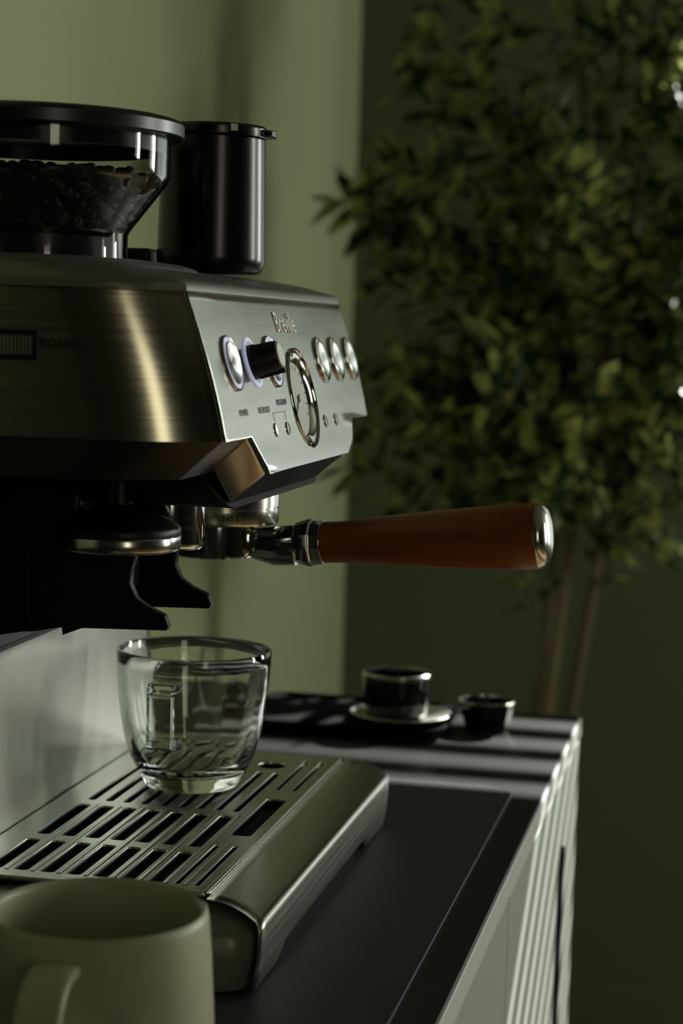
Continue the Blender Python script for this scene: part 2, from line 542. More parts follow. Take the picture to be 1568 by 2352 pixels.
# control panel: one curved sheet with a lowered middle
bm = bmesh.new()
def ylim(z):
    t = (0.2437 - z) / (0.2437 - 0.2262)
    lo = 0.0435 + 0.018 * t
    return lo, 0.31 - 0.0435 - 0.018 * t - 0.012 * max(0, t - 0.6) / 0.4
zs = [0.3072 - (0.3072 - 0.2437) * i / 16 for i in range(17)] + [0.2437 - (0.2437 - 0.2262) * i / 6 for i in range(1, 7)]
fr, bk = [], []
NJ = 8
for z in zs:
    a, b_ = ylim(min(z, 0.2437))
    ys = [a + (b_ - a) * j / NJ for j in range(NJ + 1)]
    ys = ([PY0] + ys + [PY1]) if z >= 0.24369 else ([None] + ys + [None])
    for lst, off in ((fr, 0.0012), (bk, -0.0010)):
        lst.append([None if y is None else bm.verts.new((XFs(z) + off, y, z)) for y in ys])
def quad(*v): bm.faces.new(v)
for i in range(len(zs) - 1):
    lo_, hi_ = (0, NJ + 2) if i + 1 <= 16 else (1, NJ + 1)
    for j in range(lo_, hi_):
        quad(fr[i][j], fr[i + 1][j], fr[i + 1][j + 1], fr[i][j + 1])
        quad(bk[i][j], bk[i][j + 1], bk[i + 1][j + 1], bk[i + 1][j])
    for j in (lo_, hi_):
        quad(fr[i][j], fr[i + 1][j], bk[i + 1][j], bk[i][j])
for j in range(NJ + 2): quad(fr[0][j], fr[0][j + 1], bk[0][j + 1], bk[0][j])
for j in (0, NJ + 1): quad(fr[16][j], fr[16][j + 1], bk[16][j + 1], bk[16][j])
for j in range(1, NJ + 1): quad(fr[-1][j], fr[-1][j + 1], bk[-1][j + 1], bk[-1][j])
panel = finish(bm, 'control_panel', 'steel_panel', em, angle=30, bevel=0.0007, bseg=2, bangle=50)
panel['label'] = 'brushed steel control panel'

# chin below the panel, swept back and down
bm = bmesh.new()
SV = Vector((-0.0185, 0, -0.0160))
chin = [(0.0440, 0.2440), (0.0615, 0.2262), (0.2365, 0.2262), (0.2505, 0.2330), (0.2660, 0.2440), (0.2660, 0.2500), (0.0440, 0.2500)]
r0 = [Vector((XFs(z) - 0.0010, y, z)) for y, z in chin]
loft(bm, [r0, [p + SV * 0.92 for p in r0]])
bmesh.ops.recalc_face_normals(bm, faces=bm.faces)
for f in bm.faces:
    if f.normal.z < -0.5 and abs(f.normal.y) < 0.3: f.material_index = 1  # underside face painted near black for its dark reflection
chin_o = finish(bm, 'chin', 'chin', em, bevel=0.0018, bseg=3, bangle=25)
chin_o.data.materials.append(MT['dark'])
bm = bmesh.new()
sec = [(0.0450, 0.2278), (0.0480, 0.2215), (0.0545, 0.2150), (0.0625, 0.2105), (0.0700, 0.2088), (0.2400, 0.2088), (0.2480, 0.2105), (0.2660, 0.2278)]
loft(bm, [[(-0.165, y, z) for y, z in sec], [(-0.0455 + (0.2278 - z) * 0.62, y, z) for y, z in sec]])
finish(bm, 'group_shroud', 'black_matt', em, bevel=0.0008)

def pframe(y, z, off=0.0012):
    d = (XFs(z + 0.004) - XFs(z - 0.004)) / 0.008
    n_ = Vector((1, 0, -d)).normalized()
    u_ = Vector((d, 0, 1)).normalized()
    return frame(Vector((XFs(z), y, z)) + n_ * off, (0, 1, 0), u_, n_)

def button(y, z, lit):
    m_ = pframe(y, z)
    bt = lathe('button', 'radial', em, [(0.0098, -0.001), (0.0098, 0.0012), (0.0092, 0.0016), (0.0060, 0.0009), (0.0030, 0.0005), (0, 0.0004)], 40, m_)
    if lit:
        lathe('lit_ring', 'ring', bt, [(0.0100, -0.0008), (0.0100, 0.0007), (0.0119, 0.0007), (0.0119, -0.0008)], 40, m_, cap=False)
        lathe('rim', 'chrome_soft', bt, [(0.0120, -0.0008), (0.0120, 0.0010), (0.0124, 0.0012), (0.0128, 0.0008), (0.0129, -0.0008)], 40, m_, cap=False)
    else:
        lathe('rim', 'chrome_soft', bt, [(0.0100, -0.0008), (0.0100, 0.0002), (0.0112, 0.0004), (0.0117, 0.0014), (0.0123, 0.0014), (0.0127, 0.0006), (0.0128, -0.0008)], 40, m_, cap=False)
    return bt
ZB = 0.2762
button(0.0355, ZB, True)
button(0.1107, ZB, True)
for y in (0.219, 0.2553, 0.294): button(y, ZB, False)
# grind amount dial stands where the second button would be
m_ = pframe(0.0725, ZB)
dl = lathe('dial_knob', 'black', em, [(0.0082, 0.0), (0.0082, 0.002), (0.0076, 0.0035), (0.0070, 0.0125), (0.0064, 0.0135), (0.0, 0.0135)], 40, m_)
lathe('dial_cap', 'knobcap', dl, [(0.0058, 0.0132), (0.0058, 0.0139), (0.0054, 0.0142), (0, 0.0142)], 32, m_)
lathe('lit_ring', 'ring', dl, [(0.0100, -0.0008), (0.0100, 0.0007), (0.0119, 0.0007), (0.0119, -0.0008)], 40, m_, cap=False)
lathe('base_disc', 'chrome_soft', dl, [(0.0100, -0.0006), (0.0100, 0.0003), (0, 0.0003)], 40, m_)
box('pointer_fin', 'black', dl, -0.0006, 0.0006, -0.0085, -0.0060, 0.002, 0.0142, mw=m_)
# pressure gauge: sunk into the panel, so a round opening is cut through the sheet first
m_ = pframe(0.1573, 0.2578)
cut = lathe('tmp_cutter', 'ink', None, [(0.0249, -0.0085), (0.0249, 0.006)], 64, m_)
for ob in (panel, housing, chin_o):
    bo_ = ob.modifiers.new('cut', 'BOOLEAN')
    bo_.object, bo_.operation, bo_.solver = cut, 'DIFFERENCE', 'EXACT'
    dg = bpy.context.evaluated_depsgraph_get()
    nm_ = bpy.data.meshes.new_from_object(ob.evaluated_get(dg))
    ob.modifiers.clear()
    nm_.name = ob.data.name
    ob.data = nm_
    nm_.set_sharp_from_angle(angle=math.radians(18))
bpy.data.objects.remove(cut)
gg = lathe('pressure_gauge', 'chrome', em, [(0.0184, -0.0034), (0.0186, -0.0028), (0.0195, -0.0021), (0.0208, -0.0013), (0.0222, -0.0006), (0.0230, -0.0003), (0.0235, -0.0006), (0.0238, -0.0018), (0.0243, -0.0018), (0.0246, 0.0003), (0.0251, 0.0009), (0.0256, 0.0006), (0.0258, -0.0004)], 64, m_, cap=False, angle=50)
lathe('gauge_dial', 'face', gg, [(0.0188, -0.0050), (0.0188, -0.0027), (0, -0.0027)], 48, m_)
box('needle', 'ink', gg, -0.0004, 0.0004, -0.004, 0.014, -0.0024, -0.0022, mw=m_ @ Matrix.Rotation(math.radians(125), 4, 'Z'))
lathe('needle_hub', 'ink', gg, [(0.0018, -0.0027), (0.0018, -0.0021), (0, -0.0020)], 20, m_)
for a in range(-120, 121, 20):
    mk = box('tick', 'orange' if -20 <= a <= 40 else 'ink', gg, -0.0003, 0.0003, 0.0150, 0.0172, -0.0027, -0.0025, mw=m_ @ Matrix.Rotation(math.radians(-a), 4, 'Z'))
for i, (y, z) in enumerate(((0.0892, 0.2447), (0.1126, 0.2445), (0.1976, 0.2447), (0.2234, 0.2446))):
    m_ = pframe(y, z)
    il = lathe('indicator_light', 'lamp' if i == 0 else 'face', em, [(0.0026, -0.0005), (0.0026, 0.0002), (0.0, 0.0004)], 20, m_)
    lathe('bezel', 'chrome_soft', il, [(0.0026, -0.0005), (0.0027, 0.0006), (0.0033, 0.0006), (0.0035, -0.0005)], 20, m_, cap=False)
lg = text('brand_lettering', 'brand', em, 'Breville', 0.0150, pframe(0.1585, 0.2945, 0.0014), 0.0003, sx=0.92)
lg['label'] = 'raised silver brand lettering'
for body, y, z, s in (('POWER', 0.0365, 0.2545, 0.0042), ('FILTER SIZE', 0.0735, 0.2545, 0.0042), ('PROGRAM', 0.1095, 0.2570, 0.0042)):
    text('printed_word', 'ink', em, body, s, pframe(y, z, 0.00135), 0.00005)
for (a, b_, c, d) in ((-0.0115, 0.0115, 0, 0.0003), (-0.0115, -0.0112, -0.004, 0), (0.0112, 0.0115, -0.004, 0)):
    box('printed_bracket', 'ink', em, a, b_, c, d, 0, 0.0001, mw=pframe(0.1009, 0.2525, 0.00135))

# grind size window on the near side
def sframe(x, z, off=0.0003): return frame((x, YN - off, z), (1, 0, 0), (0, 0, 1), (0, -1, 0))
gw = box('grind_size_recess', 'black', em, -0.150, -0.0972, YN - 0.0006, YN + 0.002, 0.2760, 0.2888, bevel=0.0004)
wheel = box('grind_wheel', 'gunmetal', gw, -0.148, -0.0990, YN - 0.0012, YN + 0.001, 0.2780, 0.2868)
rib0 = None
for i in range(30):
    x = -0.1475 + i * 0.00165
    if rib0 is None:
        rib0 = box('wheel_rib', 'chrome_soft', None, -0.00045, 0.00045, -0.0010, 0.0004, -0.0040, 0.0040)
        rb = rib0
    else:
        rb = rib0.copy(); COL.objects.link(rb)
    rb.parent = None
    rb.matrix_basis = T(x, YN - 0.0012, 0.2824)
    setparent(rb, gw)
text('printed_word', 'ink', em, 'FINE', 0.0055, sframe(-0.1265, 0.2952), 0.00005, sx=1.3)
text('printed_word', 'ink', em, 'COARSE', 0.0056, sframe(-0.0870, 0.2832), 0.00005, sx=0.9)
bm = bmesh.new()
tri = [(-0.0962, 0.2848), (-0.0940, 0.2834), (-0.0962, 0.2820)]
loft(bm, [[(x, YN - 0.0004, z) for x, z in tri], [(x, YN + 0.0002, z) for x, z in tri]])
finish(bm, 'printed_arrow', 'ink', em, smooth=False)

# rear column, backsplash, underside pieces
box('rear_column', 'black', em, -0.343, -0.1662, -0.008, 0.326, ZM, 0.2268, bevel=0.004)
prism_y('backsplash', 'steel_back', em, [(-0.1655, 0.030), (-0.1622, 0.030), (-0.1622, 0.124), (-0.1605, 0.1285), (-0.1655, 0.1285)], 0.004, 0.349)
box('backsplash_trim', 'chrome_soft', em, -0.1655, -0.1612, 0.3491, 0.3512, 0.030, 0.1290, bevel=0.0005)
box('grinder_block', 'black', em, -0.1655, -0.105, 0.058, 0.130, 0.150, 0.2268, bevel=0.004)
# portafilter cradle: back web and two prongs
cr = prism_y('grinder_cradle', 'black_matt', em, [(-0.1655, 0.1400), (-0.1263, 0.1478), (-0.1124, 0.1507), (-0.0950, 0.1512), (-0.0950, 0.187), (-0.1655, 0.187)], 0.0585, 0.1255, bevel=0.002)
pr = [(-0.1300, 0.1475), (-0.1263, 0.1478), (-0.1124, 0.1507), (-0.0605, 0.1523), (-0.0598, 0.1548), (-0.0618, 0.1595), (-0.0698, 0.1629), (-0.0756, 0.1668), (-0.0785, 0.1731), (-0.0780, 0.1803), (-0.0754, 0.1885), (-0.1300, 0.1885)]
prism_y('cradle_prong', 'black', cr, pr, 0.053, 0.0585, bevel=0.0009)
pr2 = [(x, z + 0.0006) for x, z in pr]
prism_y('cradle_prong', 'black', cr, pr2, 0.1255, 0.131, bevel=0.0009)
prism_y('cradle_fin', 'black', cr, [(-0.1125, 0.1512), (-0.1120, 0.1468), (-0.1010, 0.1512)], 0.056, 0.066)
# grind outlet cylinder, lettered
go = lathe('grind_outlet', 'chrome', em, [(0.0168, 0.1855), (0.0178, 0.1845), (0.0188, 0.1860), (0.0190, 0.1880), (0.0190, 0.2095), (0.0170, 0.2100)], 48, T(-0.0792, 0.110, 0))
for i, (body, z) in enumerate((('AUTO', 0.2005), ('MANUAL', 0.1955))):
    for j, ch in enumerate(body):
        a = math.radians(-52 + (j - (len(body) - 1) / 2) * 8.2)
        n_ = Vector((math.cos(a), math.sin(a), 0))
        text('printed_letter', 'ink', go, ch, 0.0036, frame(Vector((-0.0792, 0.110, z)) + n_ * 0.01905, (-math.sin(a), math.cos(a), 0), (0, 0, 1), n_), 0.00004)
gh = lathe('group_head', 'chrome_soft', em, [(0.028, 0.1885), (0.0325, 0.1892), (0.0332, 0.1905), (0.0332, 0.1975), (0.0328, 0.1978), (0.0328, 0.1982), (0.0334, 0.1986), (0.0336, 0.2140), (0.036, 0.2150), (0.036, 0.2260)], 64, T(-0.0785, 0.2, 0))
for j, ch in enumerate('INSERT'):
    a = math.radians(-58 + (j - 2.5) * 5.6)
    n_ = Vector((math.cos(a), math.sin(a), 0))
    text('printed_letter', 'ink', gh, ch, 0.0050, frame(Vector((-0.0785, 0.2, 0.1938)) + n_ * 0.0333, (-math.sin(a), math.cos(a), 0), (0, 0, 1), n_), 0.00004)
lathe('steam_tip', 'chrome', em, [(0.0, 0.2075), (0.0018, 0.2080), (0.0022, 0.2105), (0.0018, 0.2140), (0.0018, 0.2280)], 16, T(-0.041, 0.225, 0))

# ------------------------------------------------------------------ portafilter, locked in the group head
pf = thing('portafilter', (-0.0785, 0.2, 0.172), 'polished steel portafilter with reddish wooden handle under the group head', 'portafilter')
lathe('basket_ring', 'chrome', pf, [(0.0215, 0.1722), (0.0228, 0.1712), (0.0238, 0.1722), (0.0240, 0.1740), (0.0240, 0.1880), (0.0225, 0.1884)], 56, T(-0.0805, 0.2, 0))
A0, A1 = Vector((-0.0197, 0.2, 0.1808)), Vector((0.0945, 0.197, 0.1903))
ax = (A1 - A0).normalized()
yx = Vector((0, 1, 0)) - ax * ax.y
yx.normalize()
HM = frame(A0, yx, ax.cross(yx), ax)
bm = bmesh.new()
rings = []
for s, hw, zl, zh in ((-0.0445, 0.0050, -0.0068, 0.0085), (-0.0400, 0.0062, -0.0070, 0.0090), (-0.0270, 0.0098, -0.0112, 0.0095), (-0.0150, 0.0104, -0.0114, 0.0098)):
    ring = []
    for k in range(16):
        a = 2 * PI * k / 16 + PI / 16
        e = 0.62
        cx_ = math.copysign(abs(math.cos(a)) ** e, math.cos(a)) * hw
        c_ = math.sin(a)
        cz_ = math.copysign(abs(c_) ** e, c_)
        cz_ = (zh + zl) / 2 + cz_ * (zh - zl) / 2
        ring.append((cx_, cz_, s))
    rings.append(ring)
loft(bm, rings)
# ring local y must point up: ax x yx
finish(bm, 'neck', 'chrome', pf, mw=HM, angle=30)
lathe('collar', 'chrome', pf, [(0.0095, -0.0155), (0.0108, -0.0148), (0.0125, -0.0080), (0.0127, -0.0066), (0.0118, -0.0058), (0.0113, -0.0002), (0.0100, 0.0)], 10, HM @ Matrix.Rotation(0.2, 4, 'Z'), angle=20, bevel=0.0005)
lathe('wooden_handle', 'wood', pf, [(0.0100, 0.0), (0.0108, 0.0003), (0.0110, 0.010), (0.0121, 0.024), (0.0135, 0.040), (0.0150, 0.060), (0.0162, 0.080), (0.0170, 0.100), (0.0172, 0.1128), (0.0168, 0.1138)], 56, HM)
lathe('end_cap', 'chrome_soft', pf, [(0.0168, 0.1136), (0.0169, 0.1142), (0.0160, 0.1170), (0.0135, 0.1192), (0.0090, 0.1206), (0.0045, 0.1212), (0, 0.1214)], 48, HM)

# ------------------------------------------------------------------ tamper held under the head
tp = thing('tamper', (-0.0852, 0.055, 0.1850), 'black domed tamper with a steel base ring hanging above the cradle', 'tamper')
TM = T(-0.0852, 0.055, 0)
lathe('steel_base', 'chrome_soft', tp, [(0.0272, 0.1888), (0.0284, 0.1896), (0.0289, 0.1905), (0.0289, 0.1955), (0.0286, 0.1960)], 64, TM)
lathe('dome', 'black', tp, [(0.0286, 0.1960), (0.0288, 0.1968), (0.0287, 0.1990), (0.0278, 0.2005), (0.0160, 0.2065), (0.0092, 0.2090), (0.0078, 0.2100)], 64, TM)
lathe('shaft', 'black', tp, [(0.0072, 0.2095), (0.0068, 0.2130), (0.0068, 0.2266)], 32, TM)

# ------------------------------------------------------------------ drip tray
dt = thing('drip_tray', (-0.085, 0.165, ZM), 'steel drip tray with slotted grill below the portafilter', 'drip tray')
bm = bmesh.new()
bo = rrect(-0.161, -0.0035, -0.003, 0.334, 0.014, 8)
rings = []
for z, ins in ((ZM + 0.0008, 0.004), (0.016, 0.001), (0.0245, 0.0), (0.0285, 0.0015), (0.0296, 0.0045)):
    rings.append([(-0.082 + (x + 0.082) * (1 - ins / 0.08), 0.165 + (y - 0.165) * (1 - ins / 0.165), z) for x, y in bo])
loft(bm, rings)
finish(bm, 'tray_body', 'tray_grey', dt, angle=45)
box('slot_shade_sheet', 'dark', dt, -0.158, -0.037, 0.044, 0.325, 0.0292, 0.0305)  # black sheet under the slots stands in for shade inside the tray
ZT = 0.0344
def slot(x0, x1, y0, y1, r=0.0022, n=3):
    return rrect(x0, x1, y0, y1, min(r, (x1 - x0) / 2 - 1e-4), n)[::-1]
loops = [rrect(-0.1600, -0.0340, 0.0405, 0.336, 0.004, 4)]
cols = [-0.1425, -0.1293, -0.1163, -0.1030, -0.0898, -0.0767, -0.0632]
for c in cols:
    loops.append(slot(c - 0.0041, c + 0.0041, 0.1155, 0.1810))
    loops.append(slot(c - 0.0041, c + 0.0041, 0.0505, 0.1060))
for i, c in enumerate([-0.1425, -0.1325, -0.1225, -0.1125, -0.1020, -0.0918, -0.0818, -0.0716, -0.0618]):
    loops.append(slot(c - 0.0024, c + 0.0024, 0.1905, 0.2880))
for c in [-0.1425, -0.1325, -0.1225, -0.1125, -0.1020, -0.0918]:
    loops.append(slot(c - 0.0024, c + 0.0024, 0.2960, 0.3260))
for c in (-0.0525, -0.0430):
    loops.append(slot(c - 0.0018, c + 0.0018, 0.0505, 0.1240))
    loops.append(slot(c - 0.0018, c + 0.0018, 0.2460, 0.3240))
loops.append(slot(-0.0528, -0.0408, 0.1430, 0.2250, 0.0028, 4))
loops.append([(-0.0700 + 0.0085 * math.cos(-2 * PI * i / 24), 0.3055 + 0.0098 * math.sin(-2 * PI * i / 24)) for i in range(24)])
plate_with_holes('grill_plate', 'steel_tray', dt, loops, 0.0012, 0.0005, T(0, 0, ZT - 0.0008))
box('grill_bead', 'steel_tray', dt, -0.0372, -0.0345, 0.0405, 0.336, ZT - 0.0008, ZT + 0.0007, bevel=0.0006, bseg=3)
box('grill_lip', 'steel_tray', dt, -0.1612, -0.1592, 0.0405, 0.336, ZT - 0.0028, ZT + 0.0004, bevel=0.0005)
# raised ribs pressed between the slots
rib = None
def place_rib(x, y0, y1):
    global rib
    if rib is None:
        bm_ = bmesh.new()
        sec = [(-0.0019, 0.0), (-0.0012, 0.0006), (0.0, 0.0009), (0.0012, 0.0006), (0.0019, 0.0)]
        loft(bm_, [[(x_, -0.5, z_) for x_, z_ in sec], [(x_, 0.5, z_) for x_, z_ in sec]])
        rib = finish(bm_, 'pressed_rib', 'steel_tray', None)
        r_ = rib
    else:
        r_ = rib.copy(); COL.objects.link(r_)
    r_.parent = None
    r_.matrix_basis = T(x, (y0 + y1) / 2, ZT - 0.0002) @ Matrix.Diagonal((1, y1 - y0, 1, 1))
    setparent(r_, dt)
for a, b_ in zip(cols[:-1], cols[1:]): place_rib((a + b_) / 2, 0.050, 0.182)
place_rib(-0.0572, 0.050, 0.182)
place_rib(-0.0478, 0.050, 0.126)
# front cover: bent sheet with feet at both ends
bm = bmesh.new()
def yends(x):
    t = max(0.0, min(1.0, (x + 0.0335) / 0.0335))
    n_ = 0.034 - 0.031 * t ** 1.7
    f_ = 0.338 - 0.028 * t ** 2.2
    return n_, f_
path = [(-0.0332, ZT - 0.0004), (-0.0270, ZT), (-0.0190, ZT), (-0.0110, ZT - 0.0002), (-0.0034, ZT - 0.0004), (-0.0018, ZT - 0.0006), (-0.0007, ZT - 0.0013), (-0.0001, ZT - 0.0024), (0.0, ZT - 0.0040), (-0.0001, 0.0260), (-0.0006, 0.0190), (-0.0014, 0.0125)]
NYS = 30
ys_front = []
grid = []
for x, z in path:
    a, b_ = yends(x)
    grid.append([bm.verts.new((x, a + (b_ - a) * j / NYS, z)) for j in range(NYS + 1)])
# lower edge: feet lobes near both ends, raised in the middle
low = []
a, b_ = yends(0.0)
for j in range(NYS + 1):
    y = a + (b_ - a) * j / NYS
    if y < 0.050 or y > 0.258: zl = 0.0030
    elif y < 0.064: zl = 0.0030 + 0.0055 * (y - 0.050) / 0.014
    else: zl = 0.0085
    low.append(bm.verts.new((-0.0030, y - (0.002 if j == 0 else 0), zl)))
grid.append(low)
for r0_, r1_ in zip(grid[:-1], grid[1:]):
    for j in range(NYS):
        bm.faces.new((r0_[j], r0_[j + 1], r1_[j + 1], r1_[j]))
fc = finish(bm, 'front_cover', 'steel_tray', dt, angle=50)
sl = fc.modifiers.new('thickness', 'SOLIDIFY')
sl.thickness, sl.offset = 0.0011, -1.0

# ------------------------------------------------------------------ bean hopper and beans
HX, HY = -0.1420, 0.092
hp = thing('bean_hopper', (HX, HY, 0.3217), 'clear bean hopper with dark lid on top of the coffee machine', 'hopper')
HMX = T(HX, HY, 0)
lathe('clear_wall', 'hopper', hp, [(0.0635, 0.3815), (0.0635, 0.3625), (0.0618, 0.3590), (0.0450, 0.3365), (0.0440, 0.3345), (0.0440, 0.3218),
                                   (0.0420, 0.3218), (0.0420, 0.3350), (0.0430, 0.3375), (0.0600, 0.3600), (0.0615, 0.3630), (0.0615, 0.3815), (0.0635, 0.3815)], 96, HMX, cap=False, angle=60)
ld = lathe('lid', 'lid', hp, [(0.0, 0.3905), (0.040, 0.3905), (0.0640, 0.3900), (0.0685, 0.3888), (0.0702, 0.3868), (0.0700, 0.3815), (0.0690, 0.3808), (0.0640, 0.3808), (0.0605, 0.3800), (0.0605, 0.3735), (0.0585, 0.3735), (0.0585, 0.3800), (0, 0.3800)], 96, HMX)
lathe('burr_shroud', 'black', hp, [(0.0395, 0.3218), (0.0395, 0.3330), (0.0300, 0.3350), (0, 0.3352)], 48, HMX)
# beans
def bean_mesh():
    bm_ = bmesh.new()
    bmesh.ops.create_uvsphere(bm_, u_segments=10, v_segments=6, radius=1.0)
    for v in bm_.verts:
        v.co.x *= 0.0044; v.co.y *= 0.0034; v.co.z *= 0.0024
        if v.co.z > 0:
            v.co.z -= 0.0010 * math.exp(-(v.co.y / 0.0008) ** 2)
    me = bpy.data.meshes.new('coffee_bean')
    bm_.to_mesh(me); bm_.free()
    me.polygons.foreach_set('use_smooth', [True] * len(me.polygons))
    me.materials.append(MT['bean'])
    return me
BM_ = bean_mesh()
beans = []
def bean_at(p, nrm):
    o = bpy.data.objects.new('coffee_bean', BM_)
    q = Vector(nrm).to_track_quat('Z', 'Y') @ Euler((random.uniform(-0.35, 0.35), random.uniform(-0.35, 0.35), random.uniform(0, 2 * PI))).to_quaternion()
    if random.random() < 0.55: q = q @ Euler((PI, 0, 0)).to_quaternion()
    o.rotation_mode = 'QUATERNION'
    o.rotation_quaternion = q
    o.location = p
    COL.objects.link(o)
    tag(o, 'dark roasted coffee bean lying in the clear hopper', 'coffee bean', 'coffee beans in the hopper')
nz_ = Vector((0.80, 0, -0.60))
for row in range(6):                                    # against the cone on the camera's side
    z = 0.3395 + row * 0.0041
    rr = 0.0430 + (z - 0.3375) * 0.756 - 0.0032
    n_ = int(2 * PI * rr / 0.0074)
    for i in range(n_):
        a = 2 * PI * (i + 0.5 * (row % 2)) / n_ + random.uniform(-0.08, 0.08)
        if not (-2.75 < ((a + PI) % (2 * PI) - PI) < 0.45): continue
        bean_at((HX + rr * math.cos(a), HY + rr * math.sin(a), z + random.uniform(-0.0016, 0.0016)), (0.80 * math.cos(a), 0.80 * math.sin(a), -0.6))
for i in range(95):                                     # loose beans on top of the heap
    a = i * 2.39996
    rr = 0.056 * math.sqrt((i + 0.5) / 95)
    bean_at((HX + rr * math.cos(a), HY + rr * math.sin(a), 0.3640 - 0.0010 * rr / 0.056 + random.uniform(-0.0008, 0.0016) - 0.035 * rr * math.cos(a)), (0, 0, 1))
bm = bmesh.new()                                        # the uncountable beans inside the heap
prof_r = [(0.0385, 0.3358), (0.0390, 0.3380), (0.0530, 0.3575), (0.0555, 0.3605), (0.0560, 0.3622), (0.03, 0.3628)]
rg = [[(r * math.cos(2 * PI * i / 48) + random.uniform(-.0006, .0006), r * math.sin(2 * PI * i / 48) + random.uniform(-.0006, .0006), z + random.uniform(-.0006, .0006)) for i in range(48)] for r, z in prof_r]
loft(bm, rg)
bmass = finish(bm, 'bean_heap', 'bean', None, mw=HMX)
tag(bmass, 'dense dark heap of coffee beans filling the hopper', 'coffee beans')
bmass['kind'] = 'stuff'

# ------------------------------------------------------------------ canister on the machine
cn = thing('canister', (-0.0850, 0.2, 0.3203), 'black cylindrical canister with flanged rim standing on the machine top', 'canister')
CM = T(-0.0850, 0.2, 0)
lathe('body', 'canister', cn, [(0, 0.3204), (0.0245, 0.3204), (0.0262, 0.3212), (0.0285, 0.3255), (0.0287, 0.3290), (0.0272, 0.3900), (0.0262, 0.3905)], 64, CM)
rim = lathe('rim', 'canister', cn, [(0.0265, 0.3905), (0.0285, 0.3908), (0.0288, 0.3922), (0.0286, 0.3952), (0.0270, 0.3968), (0.0150, 0.3974), (0, 0.3975)], 64, CM)
bm = bmesh.new()
lug = [(0.020, -0.008), (0.0285, -0.0078), (0.0325, -0.004), (0.0335, 0.001), (0.0325, 0.006), (0.0285, 0.010), (0.020, 0.010)]
loft(bm, [[(-0.085 + x, 0.2 + y, 0.3910) for x, y in lug], [(-0.085 + x, 0.2 + y, 0.3948) for x, y in lug]])
finish(bm, 'pouring_lug', 'canister', rim, bevel=0.0010)
box('rim_clip', 'knobcap', rim, -0.0015, 0.0022, -0.0006, 0.0010, 0.3925, 0.3960, mw=frame((-0.0850 + 0.0288 * math.cos(-0.95), 0.2 + 0.0288 * math.sin(-0.95), 0), (-math.sin(-0.95), math.cos(-0.95), 0), (-math.cos(-0.95), -math.sin(-0.95), 0), (0, 0, 1)))

# ------------------------------------------------------------------ drinking glass on the grill
gx, gy = -0.1005, 0.240
ZG = ZT + 0.0010
GO = [(0.0, 0.0), (0.0235, 0.0), (0.0262, 0.0012), (0.0278, 0.0038), (0.0284, 0.0058), (0.0305, 0.0085), (0.0345, 0.0170), (0.0378, 0.0275), (0.0402, 0.0400), (0.0420, 0.0540), (0.0430, 0.0690), (0.0434, 0.0765), (0.0430, 0.0777)]
GI = [(0.0418, 0.0777), (0.0412, 0.0765), (0.0406, 0.0690), (0.0394, 0.0540), (0.0374, 0.0400), (0.0346, 0.0275), (0.0300, 0.0170), (0.0262, 0.0125), (0.0180, 0.0105), (0.0100, 0.0100), (0.0, 0.0099)]
gl = thing('glass_cup', (gx, gy, ZG), 'empty clear glass cup standing on the drip tray grill', 'glass')
bm = bmesh.new()
NG = 144
rings = []
for i, (r, z) in enumerate(GO[1:] + GI[:-1]):
    amp = 0.0 if i < len(GO) + 1 or z < 0.013 else 0.00009
    rings.append([(r * math.cos(2 * PI * k / NG) * (1 + amp / r * math.cos(14 * 2 * PI * k / NG)), r * math.sin(2 * PI * k / NG) * (1 + amp / r * math.cos(14 * 2 * PI * k / NG)), z) for k in range(NG)])
loft(bm, rings)
finish(bm, 'bowl', 'glass', gl, mw=T(gx, gy, ZG), angle=50)
# small square handle turned towards the camera
hd = Vector((-0.05, -1.0, 0)).normalized()
hs = Vector((1.0, -0.05, 0)).normalized()
bm = bmesh.new()
hw = 0.0075
outer = [(0.0395, 0.0665), (0.0545, 0.0660), (0.0565, 0.0640), (0.0555, 0.0320), (0.0530, 0.0300), (0.0368, 0.0290)]
inner = [(0.0372, 0.0345), (0.0495, 0.0350), (0.0508, 0.0362), (0.0515, 0.0590), (0.0500, 0.0605), (0.0395, 0.0608)]
loop = [Vector((gx, gy, ZG)) + hd * r + Vector((0, 0, z)) for r, z in outer + inner]
loft(bm, [[p + hs * -hw for p in loop], [p + hs * hw for p in loop]])
finish(bm, 'handle', 'glass', gl, bevel=0.0012, bseg=2)

# ------------------------------------------------------------------ stoneware mug in front
mx_, my_ = -0.0325, -0.1200
mg = thing('mug', (mx_, my_, ZM), 'matt olive grey stoneware mug in the near left corner', 'mug')
MM = T(mx_, my_, ZM)
lathe('cup_body', 'mug', mg, [(0, 0.0), (0.040, 0.0), (0.0435, 0.0012), (0.0450, 0.0050), (0.0449, 0.0200), (0.0440, 0.0350), (0.0428, 0.0550), (0.0415, 0.0690), (0.0410, 0.0715), (0.0400, 0.0724), (0.0388, 0.0718), (0.0382, 0.0700),
                              (0.0388, 0.0550), (0.0392, 0.0350), (0.0380, 0.0120), (0.0340, 0.0070), (0.02, 0.0060), (0, 0.0058)], 80, MM, cap=False, angle=60)
hd = Vector((0.0, -1.0, 0))
hs = Vector((1.0, 0.0, 0))
bm = bmesh.new()
pth = [(0.0395, 0.0510, 0.0), (0.0480, 0.0522, 0.0), (0.0560, 0.0500, 0.0), (0.0630, 0.0430, 0.0), (0.0655, 0.0320, 0.0), (0.0630, 0.0220, 0.0), (0.0560, 0.0150, 0), (0.0430, 0.0120, 0)]
rings = []
